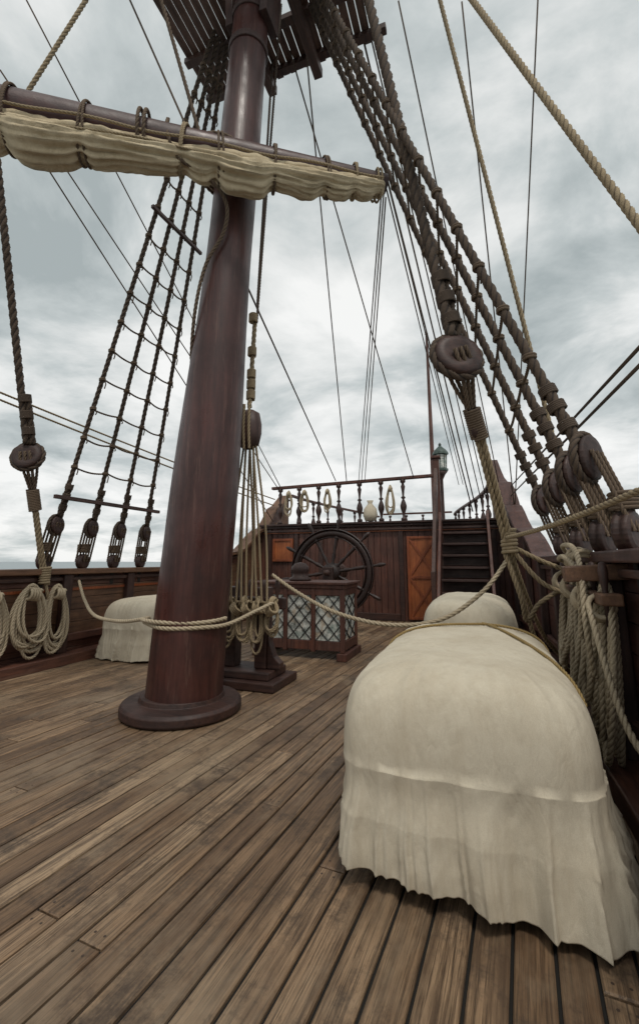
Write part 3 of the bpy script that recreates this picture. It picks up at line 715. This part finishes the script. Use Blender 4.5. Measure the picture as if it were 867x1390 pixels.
# ---------------- stern bulkhead ----------------
g=grp('stern_cabin_bulkhead'); B=10.2; mb=MB(); u=-5.2
while u<.6:
    wd=.145; mb.box((u,B,.0),(u+wd-.008,B+.05,2.12)); u+=wd
mb.obj('planking',M_RED,g,False,.005)
mb=MB(); mb.box((-5.25,B+.055,0),(.65,B+.1,2.12)); mb.obj('backing',M_CAULK,g,False)
mb=MB()
for x in(-4.98,-4.25,-3.6,-1.68,-.80,.30): mb.box((x-.05,B-.05,.004),(x+.05,B-.003,2.10))
mb.box((-5.2,B-.04,.004),(-1.74,B-.004,.16)); mb.box((-5.2,B-.075,2.105),(.6,B+.12,2.16)); mb.box((-5.25,B-.13,2.163),(.62,B+.1,2.215)); mb.box((-5.2,B-.09,2.01),(.55,B-.053,2.06))
mb.obj('frames_and_cornice',M_DARKX,g,False,.01)
mb=MB(); mb.box((-5.2,B-.055,1.985),(.5,B-.052,2.003)); mb.obj('gilt_line',M_ORANGE,g,False)
def panel(name,x0,x1,z0,z1,cross):
    mb=MB(); mb.box((x0,B-.022,z0),(x1,B-.006,z1)); mb.obj(name+'_board',M_ORANGE,g,False)
    mb=MB(); w_=.055
    mb.box((x0,B-.05,z0),(x0+w_,B-.023,z1)); mb.box((x1-w_,B-.05,z0),(x1,B-.023,z1)); mb.box((x0+w_,B-.05,z0),(x1-w_,B-.023,z0+w_)); mb.box((x0+w_,B-.05,z1-w_),(x1-w_,B-.023,z1))
    if cross:
        zm=z0+(z1-z0)*.5; mb.box((x0+w_,B-.05,zm-.03),(x1-w_,B-.023,zm+.03))
        for za,zb in((z0+w_,zm-.03),(zm+.03,z1-w_)):
            mb.beam((x0+w_,B-.037,za),(x1-w_,B-.037,zb),.02,.05,(0,0,1)); mb.beam((x0+w_,B-.032,zb),(x1-w_,B-.032,za),.02,.05,(0,0,1))
    mb.obj(name+'_frame',M_ORANGE2,g,False,.004)
panel('cabin_door',-1.55,-.88,.05,1.86,True); panel('side_panel',-4.88,-4.34,1.30,1.86,False)
g=grp('quarterdeck'); mb=MB()
vs=[];vo=[10.35+i*.9 for i in range(11)]
for v in vo: vs+=[(up_(v)+.01,v,2.17),(us_(v)-.01,v,2.17),(us_(v)-.01,v,2.05),(up_(v)+.01,v,2.05)]
fs=[]
for i in range(10):
    for j in range(4): k=(j+1)%4; fs.append((i*4+j,i*4+k,(i+1)*4+k,(i+1)*4+j))
fs.append((40,41,42,43)); mesh('floor',vs,fs,M_DARKY,g)
mb.box((up_(19.3),19.3,-3),(us_(19.3),19.45,2.9)); mb.obj('transom',M_DARKX,g,False)
g=grp('quarterdeck_railing'); mb=MB()
xs=[-4.72,-4.2,-3.68,-3.16,-2.64,-2.12,-1.6]
def bal(p,h): 
    mb.lathe([(r*1.15,z*h) for r,z in [(.055,0),(.055,.06),(.022,.09),(.035,.2),(.062,.30),(.066,.36),(.045,.45),(.02,.52),(.05,.56),(.02,.6),(.028,.72),(.045,.83),(.022,.90),(.055,.94),(.055,1.0)]],p,seg=12)
for x in xs: bal((x,B+.02,2.22),.90+.02*(x+4.7))
for v in (12.4,13.4,14.4,15.4,16.4,17.4,18.4):
    bal((up_(v)+.05,v,2.17),1.0); bal((us_(v)-.05,v,2.17),1.0)
for x in (-3.6,-2.9,-2.2,-1.5): bal((x,19.2,2.17),1.1)
mb.obj('balusters',M_DARKZ,g)
mb=MB(); mb.sweep([(-4.95+i*.41,B+.02,3.15+.02*i*.41) for i in range(11)],.12,.07)
for f in(lambda v:up_(v)+.05,lambda v:us_(v)-.05): mb.sweep([(f(v),v,3.2) for v in [11.8+i*.5 for i in range(15)]],.1,.07)
mb.box((-3.9,19.14,3.3),(-1.0,19.26,3.37)); 
mb.box((-.90,B-.04,2.22),(-.76,B+.10,3.62)); mb.box((-.94,B-.08,3.623),(-.72,B+.14,3.68))
mb.obj('handrail',M_RED,g,False,.01)
g=grp('rope_coil'); H=MB()
for x,w_,h_ in((-4.45,.10,.62),(-4.02,.11,.52),(-3.42,.09,.55),(-1.88,.10,.68)):
    hank(H,(x,B-.06,3.05),(1,0,0),(0,-1,0),w_,h_,6,.015,spread=.05)
for z0 in (9.6,9.9): hank(H,(us_(z0)-.12,z0,2.35),(0,1,0),(-1,0,0),.15,.6,5,.017)
H.obj('coils',M_HEMPL,g)
g=grp('canvas_bag'); mb=MB(); mb.lathe([(.02,0),(.13,.03),(.17,.15),(.15,.3),(.07,.4),(.05,.44),(.08,.5),(.02,.5)],(-2.38,B+.0,2.22)); mb.obj('bag',M_COVER,g)
# ---------------- stairs ----------------
g=grp('companion_stairs'); mb=MB(); n=9; v0=8.6; x0,x1=-.74,.16
for i in range(n):
    z=2.16*(i+1)/n; v=v0+(B-.1-v0)*i/(n-1)-.09
    if i<n-1: mb.box((x0+.003,v,z-.045),(x1-.003,v+.24,z)); 
    mb.box((x0+.01,v+.205,z-.23),(x1-.01,v+.22,z-.048))
mb.obj('treads',M_DARKX,g,False,.008)
mb=MB()
for x in(x0-.03,x1+.03): mb.beam((x,v0-.18,.12),(x,B-.14,2.26),.055,.34,(0,0,1)) 
mb.obj('stringers',M_RED,g,False,.008)
mb=MB(); mb.beam((-.83,8.55,.98),(-.83,10.12,3.30),.07,.24); mb.box((-.87,8.42,.004),(-.79,8.56,1.12)); mb.obj('handrail_board',M_DARKY,g,False,.01)
# ---------------- lantern, flagpole ----------------
g=grp('stern_lantern'); mb=MB(); c=(-.99,14,0)
mb.lathe([(.1,2.17),(.08,2.3),(.05,2.5),(.05,3.8),(.12,3.95),(.2,4.05)],c,seg=8); mb.obj('post',M_DARKZ,g)
mb=MB(); mb.lathe([(.18,4.05),(.22,4.08),(.22,4.14),(.17,4.16)],c,seg=8); mb.lathe([(.2,4.58),(.25,4.6),(.24,4.66),(.17,4.76),(.08,4.84),(.04,4.88),(.05,4.93),(.01,4.99)],c,seg=8)
for j in range(8):
    a=j*math.pi/4; mb.beam((c[0]+.17*math.cos(a),c[1]+.17*math.sin(a),4.15),(c[0]+.19*math.cos(a),c[1]+.19*math.sin(a),4.59),.02,.02,(1,0,0))
mb.obj('frame',M_GREEN,g,False)
mb=MB(); mb.lathe([(.16,4.15),(.18,4.59)],c,seg=8); mb.obj('glass',M_GLASS,g,False)
g=grp('flagpole'); mb=MB(); mb.lathe([(.10,2.17),(.09,4),(.07,7),(.045,10.3),(.07,10.35),(.02,10.5)],(-1.5,17,0),seg=12); mb.obj('pole',M_RED,g)
print('done')
